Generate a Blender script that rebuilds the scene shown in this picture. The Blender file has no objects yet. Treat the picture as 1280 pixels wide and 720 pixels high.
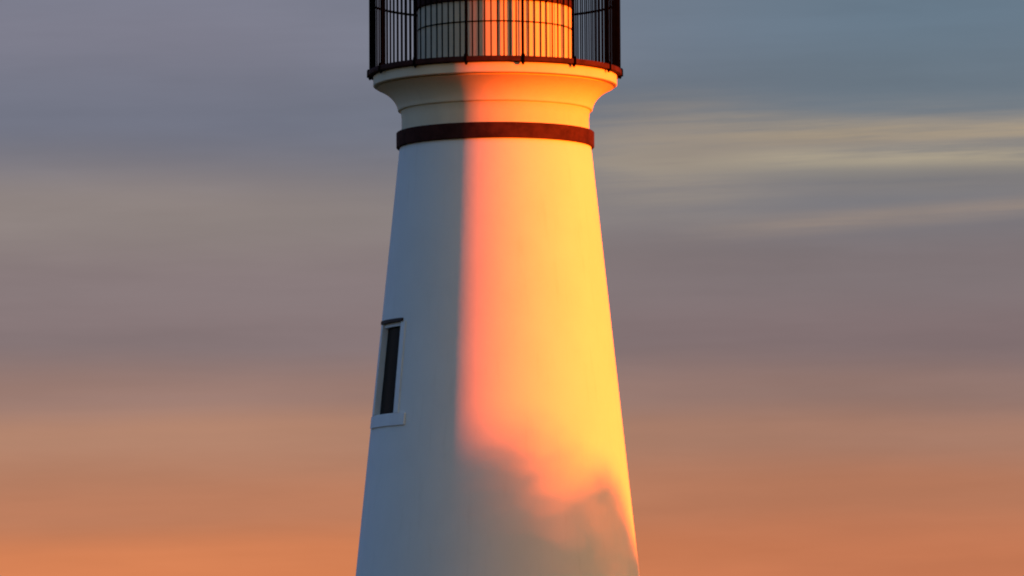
import bpy, bmesh, math, random
from math import pi, sin, cos, radians as R_
from mathutils import Vector

random.seed(7)
scene = bpy.context.scene
C = scene.collection

# ------------------------------------------------------------------ camera
D = 91.0            # metres from camera to the tower axis
PX = 80.0           # photograph pixels (1280 wide) per metre at that distance
HOR = 980.0         # photograph row of the horizon (below the frame)
EYE = 1.6
cam_d = bpy.data.cameras.new('camera')
cam = bpy.data.objects.new('camera', cam_d)
C.objects.link(cam)
cam_d.sensor_width = 36.0
cam_d.lens = PX * D / 1280.0 * 36.0
cam_d.clip_start = 0.5
cam_d.clip_end = 60000
pitch = math.atan((HOR - 360) / (PX * D))
cam.location = ((640 - 620.0) / PX, -D, EYE)
cam.rotation_mode = 'XYZ'
cam.rotation_euler = (pi / 2 + pitch, 0, 0)
# slight roll: the horizon was not held quite level
from mathutils import Matrix
cam.rotation_euler = (Matrix.Rotation(pi / 2 + pitch, 3, 'X') @ Matrix.Rotation(R_(-0.30), 3, 'Z')).to_euler()
scene.camera = cam

# ------------------------------------------------------------------ exposure
EXPO = 2.0
K = 2.0 ** EXPO
scene.view_settings.view_transform = 'Standard'
scene.view_settings.look = 'None'
scene.view_settings.exposure = EXPO
scene.view_settings.gamma = 1.0
scene.view_settings.use_curve_mapping = False
try:
    scene.cycles.filter_width = 2.0
except Exception:
    pass

# ------------------------------------------------------------------ sun
SUN_AZ = R_(70.5)     # turned to the right from the line tower -> camera
SUN_EL = R_(0.3)
sdir = Vector((sin(SUN_AZ) * cos(SUN_EL), -cos(SUN_AZ) * cos(SUN_EL), sin(SUN_EL)))
sl = bpy.data.lights.new('sun', 'SUN')
sl.energy = 5.0
sl.color = (1.0, 0.102, 0.0)
sl.angle = R_(0.53)
so = bpy.data.objects.new('sun', sl)
C.objects.link(so)
so.location = sdir * 80
so.rotation_euler = sdir.to_track_quat('Z', 'Y').to_euler()

# ------------------------------------------------------------------ sky
world = bpy.data.worlds.new('World')
scene.world = world
world.use_nodes = True
NT = world.node_tree
NT.nodes.clear()


class G:
    """tiny expression builder for math nodes"""
    def __init__(s, nt): s.nt = nt
    def m(s, op, a, b=None, c=None, clamp=False):
        n = s.nt.nodes.new('ShaderNodeMath'); n.operation = op; n.use_clamp = clamp
        for i, v in enumerate((a, b, c)):
            if v is None: continue
            if isinstance(v, (int, float)): n.inputs[i].default_value = v
            else: s.nt.links.new(v, n.inputs[i])
        return n.outputs[0]
    def smooth(s, v, a, b, lo=0.0, hi=1.0):
        n = s.nt.nodes.new('ShaderNodeMapRange'); n.interpolation_type = 'SMOOTHSTEP'
        s.nt.links.new(v, n.inputs['Value'])
        n.inputs['From Min'].default_value = a; n.inputs['From Max'].default_value = b
        n.inputs['To Min'].default_value = lo; n.inputs['To Max'].default_value = hi
        return n.outputs[0]
    def bump(s, v, c, w):
        """1 at c (number or socket), falling to 0 at distance w"""
        d = s.m('ABSOLUTE', s.m('SUBTRACT', v, c))
        return s.smooth(d, 0.0, w, 1.0, 0.0)
    def mix(s, f, a, b, mode='MIX'):
        n = s.nt.nodes.new('ShaderNodeMix'); n.data_type = 'RGBA'; n.blend_type = mode
        n.clamp_factor = True
        for sock, v in ((n.inputs[0], f), (n.inputs[6], a), (n.inputs[7], b)):
            if isinstance(v, (int, float)): sock.default_value = v
            elif isinstance(v, tuple): sock.default_value = (*v, 1)
            else: s.nt.links.new(v, sock)
        return n.outputs[2]
    def vec(s, x, y, z):
        n = s.nt.nodes.new('ShaderNodeCombineXYZ')
        for i, v in enumerate((x, y, z)):
            if isinstance(v, (int, float)): n.inputs[i].default_value = v
            else: s.nt.links.new(v, n.inputs[i])
        return n.outputs[0]
    def noise(s, v, scale, detail=3, rough=0.5):
        n = s.nt.nodes.new('ShaderNodeTexNoise')
        s.nt.links.new(v, n.inputs['Vector'])
        n.inputs['Scale'].default_value = scale
        n.inputs['Detail'].default_value = detail
        n.inputs['Roughness'].default_value = rough
        return n.outputs['Fac']
    def ramp(s, v, stops):
        n = s.nt.nodes.new('ShaderNodeValToRGB')
        n.color_ramp.interpolation = 'B_SPLINE' if False else 'EASE'
        el = n.color_ramp.elements
        el[0].position = stops[0][0]; el[0].color = (*stops[0][1], 1)
        el[1].position = stops[1][0]; el[1].color = (*stops[1][1], 1)
        for p, c in stops[2:]:
            e = el.new(p); e.color = (*c, 1)
        s.nt.links.new(v, n.inputs[0])
        return n.outputs[0]


def lin(r, g, b):
    f = lambda c: (c / 255 / 12.92) if c / 255 <= 0.04045 else ((c / 255 + 0.055) / 1.055) ** 2.4
    return (f(r), f(g), f(b))


g = G(NT)
tc = NT.nodes.new('ShaderNodeTexCoord')
sp = NT.nodes.new('ShaderNodeSeparateXYZ')
NT.links.new(tc.outputs['Generated'], sp.inputs[0])
X, Y, Z = sp.outputs
az = g.m('ARCTAN2', X, Y)                     # 0 straight ahead (north), + to the right
el = g.m('ARCSINE', Z)
# V: elevation in tenths of a radian, gently warped so that the layers are not ruler-straight
nv = g.vec(g.m('MULTIPLY', az, 6.0), 0.0, g.m('MULTIPLY', el, 34.0))
warp = g.m('SUBTRACT', g.noise(nv, 1.0, 3, 0.5), 0.5)
V = g.m('ADD', el, g.m('MULTIPLY', warp, 0.010))


def vrow(y): return (HOR - y) / (PX * D)      # photograph row -> elevation
# the two ends of the visible sky (ramp range 0..0.2 rad -> 0..1)
T = g.m('MULTIPLY', V, 5.0, clamp=True)
def st(y, c): return (max(0, min(1, vrow(y) * 5)), lin(*c))
left = g.ramp(T, [st(980, (226, 120, 66)), st(770, (226, 130, 76)), st(708, (214, 130, 86)), st(645, (187, 124, 93)),
                  st(540, (177, 131, 108)), st(488, (157, 125, 115)), st(430, (134, 118, 119)), st(365, (135, 121, 122)),
                  st(265, (143, 132, 129)), st(150, (113, 116, 131)), st(50, (126, 126, 141)), st(-200, (112, 122, 142))])
right = g.ramp(T, [st(980, (222, 112, 62)), st(790, (208, 118, 76)), st(700, (196, 120, 84)), st(620, (182, 121, 92)),
                   st(545, (166, 123, 104)), st(490, (145, 117, 109)), st(425, (129, 112, 113)), st(340, (126, 115, 117)),
                   st(240, (122, 121, 126)), st(130, (106, 119, 131)), st(20, (103, 121, 137)), st(-200, (84, 110, 134))])
sky = g.mix(g.smooth(az, -0.06, 0.075), left, right)
# long thin cloud streaks on the right, opening towards the tower
def hn(y0, slope, amp, k):
    """centre line of a streak"""
    nz = g.m('SUBTRACT', g.noise(g.vec(g.m('MULTIPLY', az, 11.0), k, 0.0), 1.0, 2, 0.5), 0.5)
    return g.m('ADD', g.m('ADD', vrow(y0), g.m('MULTIPLY', az, slope)), g.m('MULTIPLY', nz, amp))
slant = g.m('ADD', el, g.m('MULTIPLY', az, -0.035))
fine = g.noise(g.vec(g.m('MULTIPLY', az, 13.0), 3.0, g.m('MULTIPLY', slant, 300.0)), 1.0, 7, 0.66)
fine_m = g.smooth(fine, 0.32, 0.66)
rmask = g.smooth(az, 0.006, 0.032)
far = g.smooth(az, 0.02, 0.055)
def streak(sky, c, w, col, amt, mask):
    f = g.m('MULTIPLY', g.bump(el, c, w), g.m('MULTIPLY', mask, amt))
    f = g.m('MULTIPLY', f, g.m('ADD', 0.42, g.m('MULTIPLY', fine_m, 0.85)))
    return g.mix(f, sky, lin(*col))
sky = streak(sky, hn(190, 0.0, 0.004, 1.0), 0.0110, (156, 144, 131), 0.62, rmask)
sky = streak(sky, hn(206, 0.0, 0.003, 2.0), 0.0038, (176, 164, 142), 0.92, rmask)
sky = streak(sky, hn(200, 0.0, 0.004, 9.0), 0.0150, (152, 141, 130), 0.85, g.bump(az, 0.026, 0.030))
sky = streak(sky, hn(152, -0.02, 0.004, 3.0), 0.0032, (160, 148, 132), 0.7, far)
sky = streak(sky, hn(176, 0.01, 0.003, 4.0), 0.0022, (171, 154, 130), 0.6, far)
sky = streak(sky, hn(309, 0.07, 0.002, 5.0), 0.0030, (152, 136, 125), 0.58, far)
sky = streak(sky, hn(222, 0.0, 0.003, 6.0), 0.0030, (112, 114, 122), 0.45, far)
# broad soft mottling everywhere
mot = g.noise(g.vec(g.m('MULTIPLY', az, 14.0), 8.0, g.m('MULTIPLY', el, 90.0)), 1.0, 4, 0.55)
motf = g.m('MULTIPLY', g.smooth(mot, 0.3, 0.7, 0.95, 1.05), g.smooth(fine, 0.25, 0.75, 0.984, 1.016))
n = NT.nodes.new('ShaderNodeVectorMath'); n.operation = 'SCALE'
NT.links.new(sky, n.inputs[0]); NT.links.new(g.m('DIVIDE', motf, K), n.inputs['Scale'])
horizon_sky = n.outputs[0]

nish = NT.nodes.new('ShaderNodeTexSky')
nish.sky_type = 'NISHITA'
nish.sun_disc = False
nish.sun_elevation = SUN_EL
nish.sun_rotation = pi - SUN_AZ
nish.air_density = 1.0; nish.dust_density = 1.0; nish.ozone_density = 2.0
n = NT.nodes.new('ShaderNodeVectorMath'); n.operation = 'SCALE'
NT.links.new(nish.outputs[0], n.inputs[0]); n.inputs['Scale'].default_value = 0.15
# the dusk sky is warm on the sun's side and blue opposite it
side = g.m('ADD', g.m('MULTIPLY', X, sdir.x), g.m('MULTIPLY', Y, sdir.y))
tint = g.mix(g.smooth(side, -0.30, 0.85), (0.84, 1.16, 1.70), (2.0, 1.50, 0.70))
high_sky = g.mix(1.0, n.outputs[0], tint, 'MULTIPLY')
# banded cloud sky fills the view ahead; clear dusk sky overhead and behind
front = g.m('MULTIPLY', g.smooth(g.m('ABSOLUTE', az), 0.5, 1.5, 1.0, 0.0), g.smooth(el, 0.17, 0.45, 1.0, 0.0))
allsky = g.mix(front, high_sky, horizon_sky)
bg = NT.nodes.new('ShaderNodeBackground')
NT.links.new(allsky, bg.inputs[0]); bg.inputs[1].default_value = 1.0
wo = NT.nodes.new('ShaderNodeOutputWorld')
NT.links.new(bg.outputs[0], wo.inputs[0])


# ------------------------------------------------------------------ materials
def mat(name, col, rough=0.6, spec=0.3, metal=0.0, var=0.0, vscale=3.0, bump=0.0, bscale=30.0, stretch=(1, 1, 1), streaks=0.0, streakcol=(0.3, 0.26, 0.2)):
    m = bpy.data.materials.new(name); m.use_nodes = True
    nt = m.node_tree; b = nt.nodes['Principled BSDF']; q = G(nt)
    b.inputs['Roughness'].default_value = rough
    b.inputs['Specular IOR Level'].default_value = spec
    b.inputs['Metallic'].default_value = metal
    t = nt.nodes.new('ShaderNodeTexCoord')
    mp = nt.nodes.new('ShaderNodeMapping'); mp.inputs['Scale'].default_value = stretch
    nt.links.new(t.outputs['Object'], mp.inputs[0])
    base = col
    if var:
        f = q.noise(mp.outputs[0], vscale, 5, 0.6)
        dark = tuple(c * (1 - var) for c in col); light = tuple(min(1, c * (1 + var * 0.5)) for c in col)
        base = q.mix(q.smooth(f, 0.3, 0.7), dark, light)
    if streaks:
        mp2 = nt.nodes.new('ShaderNodeMapping'); mp2.inputs['Scale'].default_value = (5, 5, 0.35)
        nt.links.new(t.outputs['Object'], mp2.inputs[0])
        f2 = q.noise(mp2.outputs[0], 1.6, 5, 0.65)
        f3 = q.m('MULTIPLY', q.smooth(f2, 0.52, 0.80), streaks)
        base = q.mix(f3, base, streakcol)
    if isinstance(base, tuple): b.inputs['Base Color'].default_value = (*base, 1)
    else: nt.links.new(base, b.inputs['Base Color'])
    if bump:
        h = q.noise(t.outputs['Object'], bscale, 6, 0.6)
        bn = nt.nodes.new('ShaderNodeBump'); bn.inputs['Distance'].default_value = bump
        bn.inputs['Strength'].default_value = 1.0
        nt.links.new(h, bn.inputs['Height']); nt.links.new(bn.outputs[0], b.inputs['Normal'])
    return m


M = dict(
    white=mat('white_masonry_paint', (0.79, 0.775, 0.73), 0.75, 0.10, var=0.035, vscale=0.9, bump=0.0012, bscale=9.0, streaks=0.09),
    cream=mat('cream_white_paint', (0.74, 0.62, 0.44), 0.7, 0.06, var=0.04, vscale=3.0, bump=0.0006, bscale=14.0, streaks=0.12),
    trim=mat('white_trim_paint', (0.76, 0.76, 0.75), 0.65, 0.15, var=0.04, vscale=4.0, bump=0.0006, bscale=16.0, streaks=0.10),
    iron=mat('dark_red_brown_iron_paint', (0.045, 0.015, 0.012), 0.75, 0.04, var=0.35, vscale=6.0, bump=0.001, bscale=30),
    rail=mat('black_rail_paint', (0.0014, 0.0014, 0.0016), 0.85, 0.0, var=0.3, vscale=9.0),
    floor=mat('gallery_floor_paint', (0.05, 0.03, 0.025), 0.7, 0.2, var=0.3),
    void=mat('dark_window_pane', (0.006, 0.006, 0.006), 0.4, 0.03),
    grass=mat('dry_headland_grass', (0.075, 0.072, 0.035), 0.95, 0.05, var=0.5, vscale=0.4, bump=0.05, bscale=4.0),
    bark=mat('grey_bark', (0.09, 0.07, 0.055), 0.9, 0.1, var=0.4, vscale=5, bump=0.02, bscale=8, stretch=(1, 1, 0.2)),
    leaf=mat('dull_green_leaf', (0.045, 0.065, 0.025), 0.7, 0.2, var=0.45, vscale=1.5),
    stone=mat('grey_granite', (0.30, 0.29, 0.27), 0.85, 0.1, var=0.3, vscale=3, bump=0.01, bscale=9),
)
gl = bpy.data.materials.new('lantern_glass'); gl.use_nodes = True
_b = gl.node_tree.nodes['Principled BSDF']
_b.inputs['Base Color'].default_value = (0.9, 0.95, 0.95, 1); _b.inputs['Roughness'].default_value = 0.03
_b.inputs['Transmission Weight'].default_value = 1.0; _b.inputs['IOR'].default_value = 1.05


# ------------------------------------------------------------------ helpers
def obj(name, bm, m, parent=None, smooth=None):
    me = bpy.data.meshes.new(name)
    bmesh.ops.recalc_face_normals(bm, faces=bm.faces)
    if smooth is not None:
        lim = R_(smooth)
        for f in bm.faces: f.smooth = True
        for e in bm.edges:
            if len(e.link_faces) == 2 and e.calc_face_angle(0) > lim: e.smooth = False
    bm.to_mesh(me); bm.free()
    me.materials.append(m)
    o = bpy.data.objects.new(name, me); C.objects.link(o)
    o.parent = parent
    return o


def lathe(bm, prof, seg=288, closed=True):
    """revolve the (radius, z) profile; closed = the profile is a loop"""
    rings = []
    for r, z in prof:
        if r < 1e-6: rings.append([bm.verts.new((0, 0, z))] * seg)
        else: rings.append([bm.verts.new((r * sin(2 * pi * k / seg), -r * cos(2 * pi * k / seg), z)) for k in range(seg)])
    nn = len(rings)
    for i in range(nn if closed else nn - 1):
        a, b = rings[i], rings[(i + 1) % nn]
        for k in range(seg):
            j = (k + 1) % seg
            vs = []
            for v in (a[k], a[j], b[j], b[k]):
                if v not in vs: vs.append(v)
            if len(vs) > 2:
                try: bm.faces.new(vs)
                except ValueError: pass
    return bm


def tor(bm, r, z, t, seg=224, n=8):
    lathe(bm, [(r + t * cos(2 * pi * k / n), z + t * sin(2 * pi * k / n)) for k in range(n)], seg)


def polar(a, r, z): return Vector((r * sin(a), -r * cos(a), z))


def rod(bm, p, q, rp, rq=None, n=8):
    rq = rp if rq is None else rq
    d = (q - p).normalized()
    u = d.orthogonal().normalized(); w = d.cross(u)
    A = [bm.verts.new(p + rp * (cos(2 * pi * k / n) * u + sin(2 * pi * k / n) * w)) for k in range(n)]
    B = [bm.verts.new(q + rq * (cos(2 * pi * k / n) * u + sin(2 * pi * k / n) * w)) for k in range(n)]
    for k in range(n): bm.faces.new((A[k], A[(k + 1) % n], B[(k + 1) % n], B[k]))
    bm.faces.new(A[::-1]); bm.faces.new(B)


def row_z(y): return EYE + (HOR - y) / PX     # silhouette row in the photograph -> height


# tower profile: a straight cone
ZB, RB = 4.85, 2.215
ZT, RT = 11.56, 1.505
SL = (RT - RB) / (ZT - ZB)
def cone_r(z): return RB + (z - ZB) * SL


def cone_block(bm, a0, a1, z0, z1, d0, d1, n=10, dz0=0.0):
    """solid that follows the cone between two angles, two heights and two offsets from the wall; dz0 slopes its top outward"""
    g4 = []
    for k in range(n + 1):
        a = a0 + (a1 - a0) * k / n
        g4.append([bm.verts.new(polar(a, cone_r(z) + d, z + e)) for z, d, e in
                   ((z0, d0, 0), (z0, d1, 0), (z1, d1, dz0), (z1, d0, 0))])
    for k in range(n):
        for i in range(4):
            j = (i + 1) % 4
            bm.faces.new((g4[k][i], g4[k + 1][i], g4[k + 1][j], g4[k][j]))
    bm.faces.new(g4[0]); bm.faces.new(g4[-1][::-1])


# ------------------------------------------------------------------ ground
bm = bmesh.new()
bmesh.ops.create_circle(bm, cap_ends=True, segments=128, radius=20000)
gr = obj('ground', bm, M['grass']); gr['kind'] = 'structure'
gr['label'] = 'dry grassy headland round the tower'

# ------------------------------------------------------------------ the lighthouse
L = bpy.data.objects.new('lighthouse', None); C.objects.link(L)
L['label'] = 'white tapered masonry lighthouse with black railed gallery, half lit by the low sun'
L['category'] = 'lighthouse'

# window placing
SEG = 288
WC = -64.0
a_step = 360.0 / SEG
WA0, WA1 = R_(-76.25), R_(-53.75)
WZ0, WZ1 = row_z(522), row_z(408)

bm = bmesh.new()
zs = [0.0, 1.5, 3.0, WZ0, WZ1, 10.5, ZT]
k0 = round(math.degrees(WA0) / a_step) % SEG; k1 = round(math.degrees(WA1) / a_step) % SEG
rings = [[bm.verts.new(polar(2 * pi * k / SEG, cone_r(z), z)) for k in range(SEG)] for z in zs]
for i in range(len(zs) - 1):
    for k in range(SEG):
        if zs[i] == WZ0 and k0 <= k < k1: continue
        j = (k + 1) % SEG
        bm.faces.new((rings[i][k], rings[i][j], rings[i + 1][j], rings[i + 1][k]))
shaft = obj('tower_wall', bm, M['white'], L, smooth=40)

# window: reveal and surround, with pane, sill and lintel
DEP = 0.30
bm = bmesh.new()
j = 0.10 / 1.85
cone_block(bm, WA0 - j, WA0 + 0.006, WZ0, WZ1, -DEP, 0.018, 3)          # far jamb
cone_block(bm, WA1 - 0.006, WA1 + j, WZ0, WZ1, -DEP, 0.018, 3)          # near jamb
cone_block(bm, WA0 - j, WA1 + j, WZ1 - 0.06, WZ1 - 0.001, -DEP, -0.02, 10)   # head
win = obj('window', bm, M['trim'], L, smooth=30)
bm = bmesh.new()
cone_block(bm, WA0 - 0.01, WA1 + 0.01, WZ0 - 0.02, WZ1 + 0.02, -0.16, -0.075, 10)
obj('window_pane', bm, M['void'], win, smooth=30)
bm = bmesh.new()
js = 0.155 / 1.95
cone_block(bm, WA0 - js, WA1 + js + 0.06, WZ0 - 0.195, WZ0 - 0.002, -0.26, 0.028, 12, dz0=-0.010)
bmesh.ops.bevel(bm, geom=[e for e in bm.edges if len(e.link_faces) == 2 and e.calc_face_angle(0) > 0.6], offset=0.008, segments=2, affect='EDGES')
obj('window_sill', bm, M['trim'], win, smooth=30)
bm = bmesh.new()
cone_block(bm, WA0 - j * 0.6, WA1 + j * 0.3, WZ1 + 0.002, WZ1 + 0.055, -0.1, 0.04, 10)
obj('window_lintel', bm, M['floor'], win, smooth=30)

# dark band under the cornice
bm = bmesh.new()
lathe(bm, [(1.44, 11.555), (1.545, 11.555), (1.556, 11.565), (1.556, 11.79), (1.545, 11.80), (1.44, 11.80)])
obj('collar_band', bm, M['iron'], L, smooth=40)

# neck and cornice
prof = [(1.30, 11.70), (1.478, 11.70), (1.470, 12.00), (1.480, 12.10), (1.492, 12.125), (1.492, 12.133),
        (1.515, 12.135), (1.525, 12.142)]
# cavetto sweeping out under the gallery
for k in range(0, 17):
    t = k / 16
    prof.append((1.53 + 0.33 * (0.75 * t ** 1.7 + 0.25 * t ** 5), 12.15 + 0.352 * t))
prof += [(1.80, 12.507), (1.79, 12.527), (1.905, 12.530), (1.916, 12.540), (1.916, 12.68), (1.90, 12.69), (1.30, 12.69)]
bm = bmesh.new(); lathe(bm, prof)
obj('cornice', bm, M['cream'], L, smooth=35)

# gallery floor with its dark iron edge
bm = bmesh.new()
lathe(bm, [(1.0, 12.694), (1.985, 12.694), (1.992, 12.70), (1.992, 12.765), (1.985, 12.775), (1.0, 12.775)])
obj('gallery_floor', bm, M['iron'], L, smooth=35)

# railing
NB, PER = 14, 9
RR = 1.955
ZR = 12.775
TOP = 14.13
bm = bmesh.new()
tor(bm, RR, 13.865, 0.019)
tor(bm, RR, TOP, 0.026)
rail = obj('railing', bm, M['rail'], L, smooth=60)
bm = bmesh.new()
rod(bm, Vector((0, 0, ZR - 0.02)), Vector((0, 0, TOP + 0.02)), 0.024, n=10)
# foot plate, outer lug and the nut that shows below the floor edge
rod(bm, Vector((0, -0.02, ZR - 0.0)), Vector((0, -0.02, ZR + 0.035)), 0.036, 0.03, n=10)
rod(bm, Vector((0, -0.012, ZR - 0.132)), Vector((0, -0.012, ZR - 0.078)), 0.014, 0.036, n=8)
rod(bm, Vector((0, -0.046, ZR - 0.095)), Vector((0, -0.040, ZR + 0.02)), 0.016, 0.02, n=8)
me_post = None
bars = bmesh.new()
rod(bars, Vector((0, 0, ZR)), Vector((0, 0, TOP)), 0.0118, n=6)
post = obj('post', bm, M['rail'], rail, smooth=40)
bar = obj('baluster', bars, M['rail'], rail, smooth=70)
off = R_(-12.86)
angs = []
first_p = True
for b in range(NB):
    for s in range(PER):
        a = off + 2 * pi * (b * PER + s) / (NB * PER)
        if s == 0:
            o = post if first_p else post.copy()
            if not first_p: C.objects.link(o); o.parent = rail
            first_p = False
            o.location = polar(a, RR, 0); o.rotation_euler = (0, 0, a)
        else: angs.append(a)
# the hundred nearest the camera are separate; the few hidden at the back are one piece
angs.sort(key=lambda a: -cos(a))
rest = angs[0:0]
angs.sort(key=lambda a: cos(a), reverse=True)
near, rest = angs[:100], angs[100:]
for i, a in enumerate(near):
    o = bar if i == 0 else bar.copy()
    if i: C.objects.link(o); o.parent = rail
    a2 = a + random.uniform(-0.0022, 0.0022)
    o.location = polar(a2, RR, 0)
bm = bmesh.new()
for a in rest: rod(bm, polar(a, RR, ZR), polar(a, RR, TOP), 0.0118, n=6)
o = obj('baluster', bm, M['rail'], rail, smooth=70); o['kind'] = 'stuff'

# lantern drum with its hoop and dark cap band
bm = bmesh.new()
lathe(bm, [(1.1, 12.77), (1.235, 12.77), (1.235, 12.82), (1.205, 12.84), (1.205, 13.80), (1.1, 13.80)])
drum = obj('lantern_drum', bm, M['cream'], L, smooth=35)
bm = bmesh.new(); tor(bm, 1.210, 13.415, 0.010)
obj('drum_hoop', bm, M['rail'], drum, smooth=60)
bm = bmesh.new()
lathe(bm, [(1.0, 13.745), (1.225, 13.745), (1.245, 13.76), (1.245, 13.86), (1.22, 13.885), (1.0, 13.885)])
obj('cap_band', bm, M['iron'], L, smooth=35)
# lantern room above the frame
bm = bmesh.new()
for k in range(10):
    a = 2 * pi * k / 10
    rod(bm, polar(a, 1.13, 13.88), polar(a, 1.13, 15.5), 0.03)
tor(bm, 1.13, 15.5, 0.04); tor(bm, 1.13, 14.65, 0.02)
lan = obj('lantern_room', bm, M['rail'], L, smooth=60)
bm = bmesh.new()
lathe(bm, [(1.10, 13.886), (1.108, 13.886), (1.108, 15.47), (1.10, 15.47)], 40)
obj('lantern_glass', bm, gl, lan, smooth=30)
bm = bmesh.new()
lathe(bm, [(0.0, 15.50), (1.32, 15.50), (1.32, 15.56), (1.15, 15.72), (0.85, 16.02), (0.45, 16.25), (0.12, 16.34), (0.12, 16.5),
           (0.19, 16.6), (0.12, 16.72), (0.0, 16.74)], 64, closed=False)
obj('lantern_roof', bm, M['iron'], L, smooth=45)
# stone base course
bm = bmesh.new()
lathe(bm, [(2.6, -0.2), (2.98, -0.2), (2.98, 0.35), (2.90, 0.42), (2.6, 0.42)], 96)
obj('plinth', bm, M['stone'], L, smooth=30)

# ------------------------------------------------------------------ unseen foliage added towards the sun, its clumps shaped to shade the lower tower
TD = 60.0
sh = Vector((sin(SUN_AZ), -cos(SUN_AZ), 0)); qh = Vector((cos(SUN_AZ), sin(SUN_AZ), 0))
UP = TD * math.tan(SUN_EL)
added_shade_tree = bpy.data.objects.new('added_shade_tree', None); C.objects.link(added_shade_tree)
added_shade_tree.location = sh * TD + qh * -1.9
added_shade_tree['label'] = 'unseen dull green foliage added towards the setting sun to shade the lower tower'
added_shade_tree['category'] = 'added_shade_tree'
bm = bmesh.new()
def limb(p, q, r0, r1, nseg=5):
    prev = p; pr = r0
    for i in range(1, nseg + 1):
        t = i / nseg
        c = p.lerp(q, t) + Vector((random.uniform(-.08, .08), random.uniform(-.08, .08), 0)) * (1 if i < nseg else 0)
        r = r0 + (r1 - r0) * t
        rod(bm, prev, c, pr, r, 8); prev = c; pr = r
limb(Vector((0, 0, -0.1)), Vector((0.1, 0.0, 3.2)), 0.26, 0.17)
for k in range(9):
    a = k * 2.4
    z0 = 2.2 + 0.11 * k
    limb(Vector((0.07, 0, z0)), Vector((cos(a) * 1.5, sin(a) * 1.5, z0 + 1.6 + 0.25 * (k % 3))), 0.09, 0.025, 4)
obj('trunk', bm, M['bark'], added_shade_tree, smooth=50)
bm = bmesh.new()
rl = random.Random(3)
def q2(u, d, z): return qh * (u + 1.9) + sh * d + Vector((0, 0, z + UP))
# clumps: (u across the sunlight, height where the shade falls, radius, leaves)
CL = [(-3.3, 5.1, 1.45, 1900), (-2.5, 5.35, 1.15, 1500), (-1.65, 4.5, 1.0, 1500), (-0.62, 5.6, 0.78, 520), (-0.85, 4.9, 0.6, 240), (-0.05, 4.9, 0.75, 700),
      (-2.6, 3.3, 1.5, 2200), (-1.0, 3.3, 1.35, 1700), (-3.6, 3.6, 1.2, 900), (-2.1, 5.95, 1.0, 520), (-1.9, 6.5, 0.8, 170), (-0.75, 6.05, 0.7, 110),
      (-1.45, 5.45, 0.7, 190), (-1.1, 5.0, 0.5, 90), (0.25, 4.6, 0.6, 330), (-0.2, 5.8, 0.5, 60)]
for u, z, r, nl in CL:
    for i in range(nl):
        v = Vector((rl.gauss(0, 1), rl.gauss(0, 1), rl.gauss(0, 1))).normalized() * r * rl.random() ** 0.42
        p = q2(u, 0, z) + v
        s = rl.uniform(0.05, 0.10)
        nrm = Vector((rl.gauss(0, 1), rl.gauss(0, 1), rl.gauss(0, 1))).normalized()
        a = nrm.orthogonal().normalized(); b = nrm.cross(a)
        bm.faces.new([bm.verts.new(p + a * s * 1.3), bm.verts.new(p + b * s * 0.6 + nrm * s * .2), bm.verts.new(p - a * s * 1.3), bm.verts.new(p - b * s * 0.6 + nrm * s * .2)])
obj('crown', bm, M['leaf'], added_shade_tree)
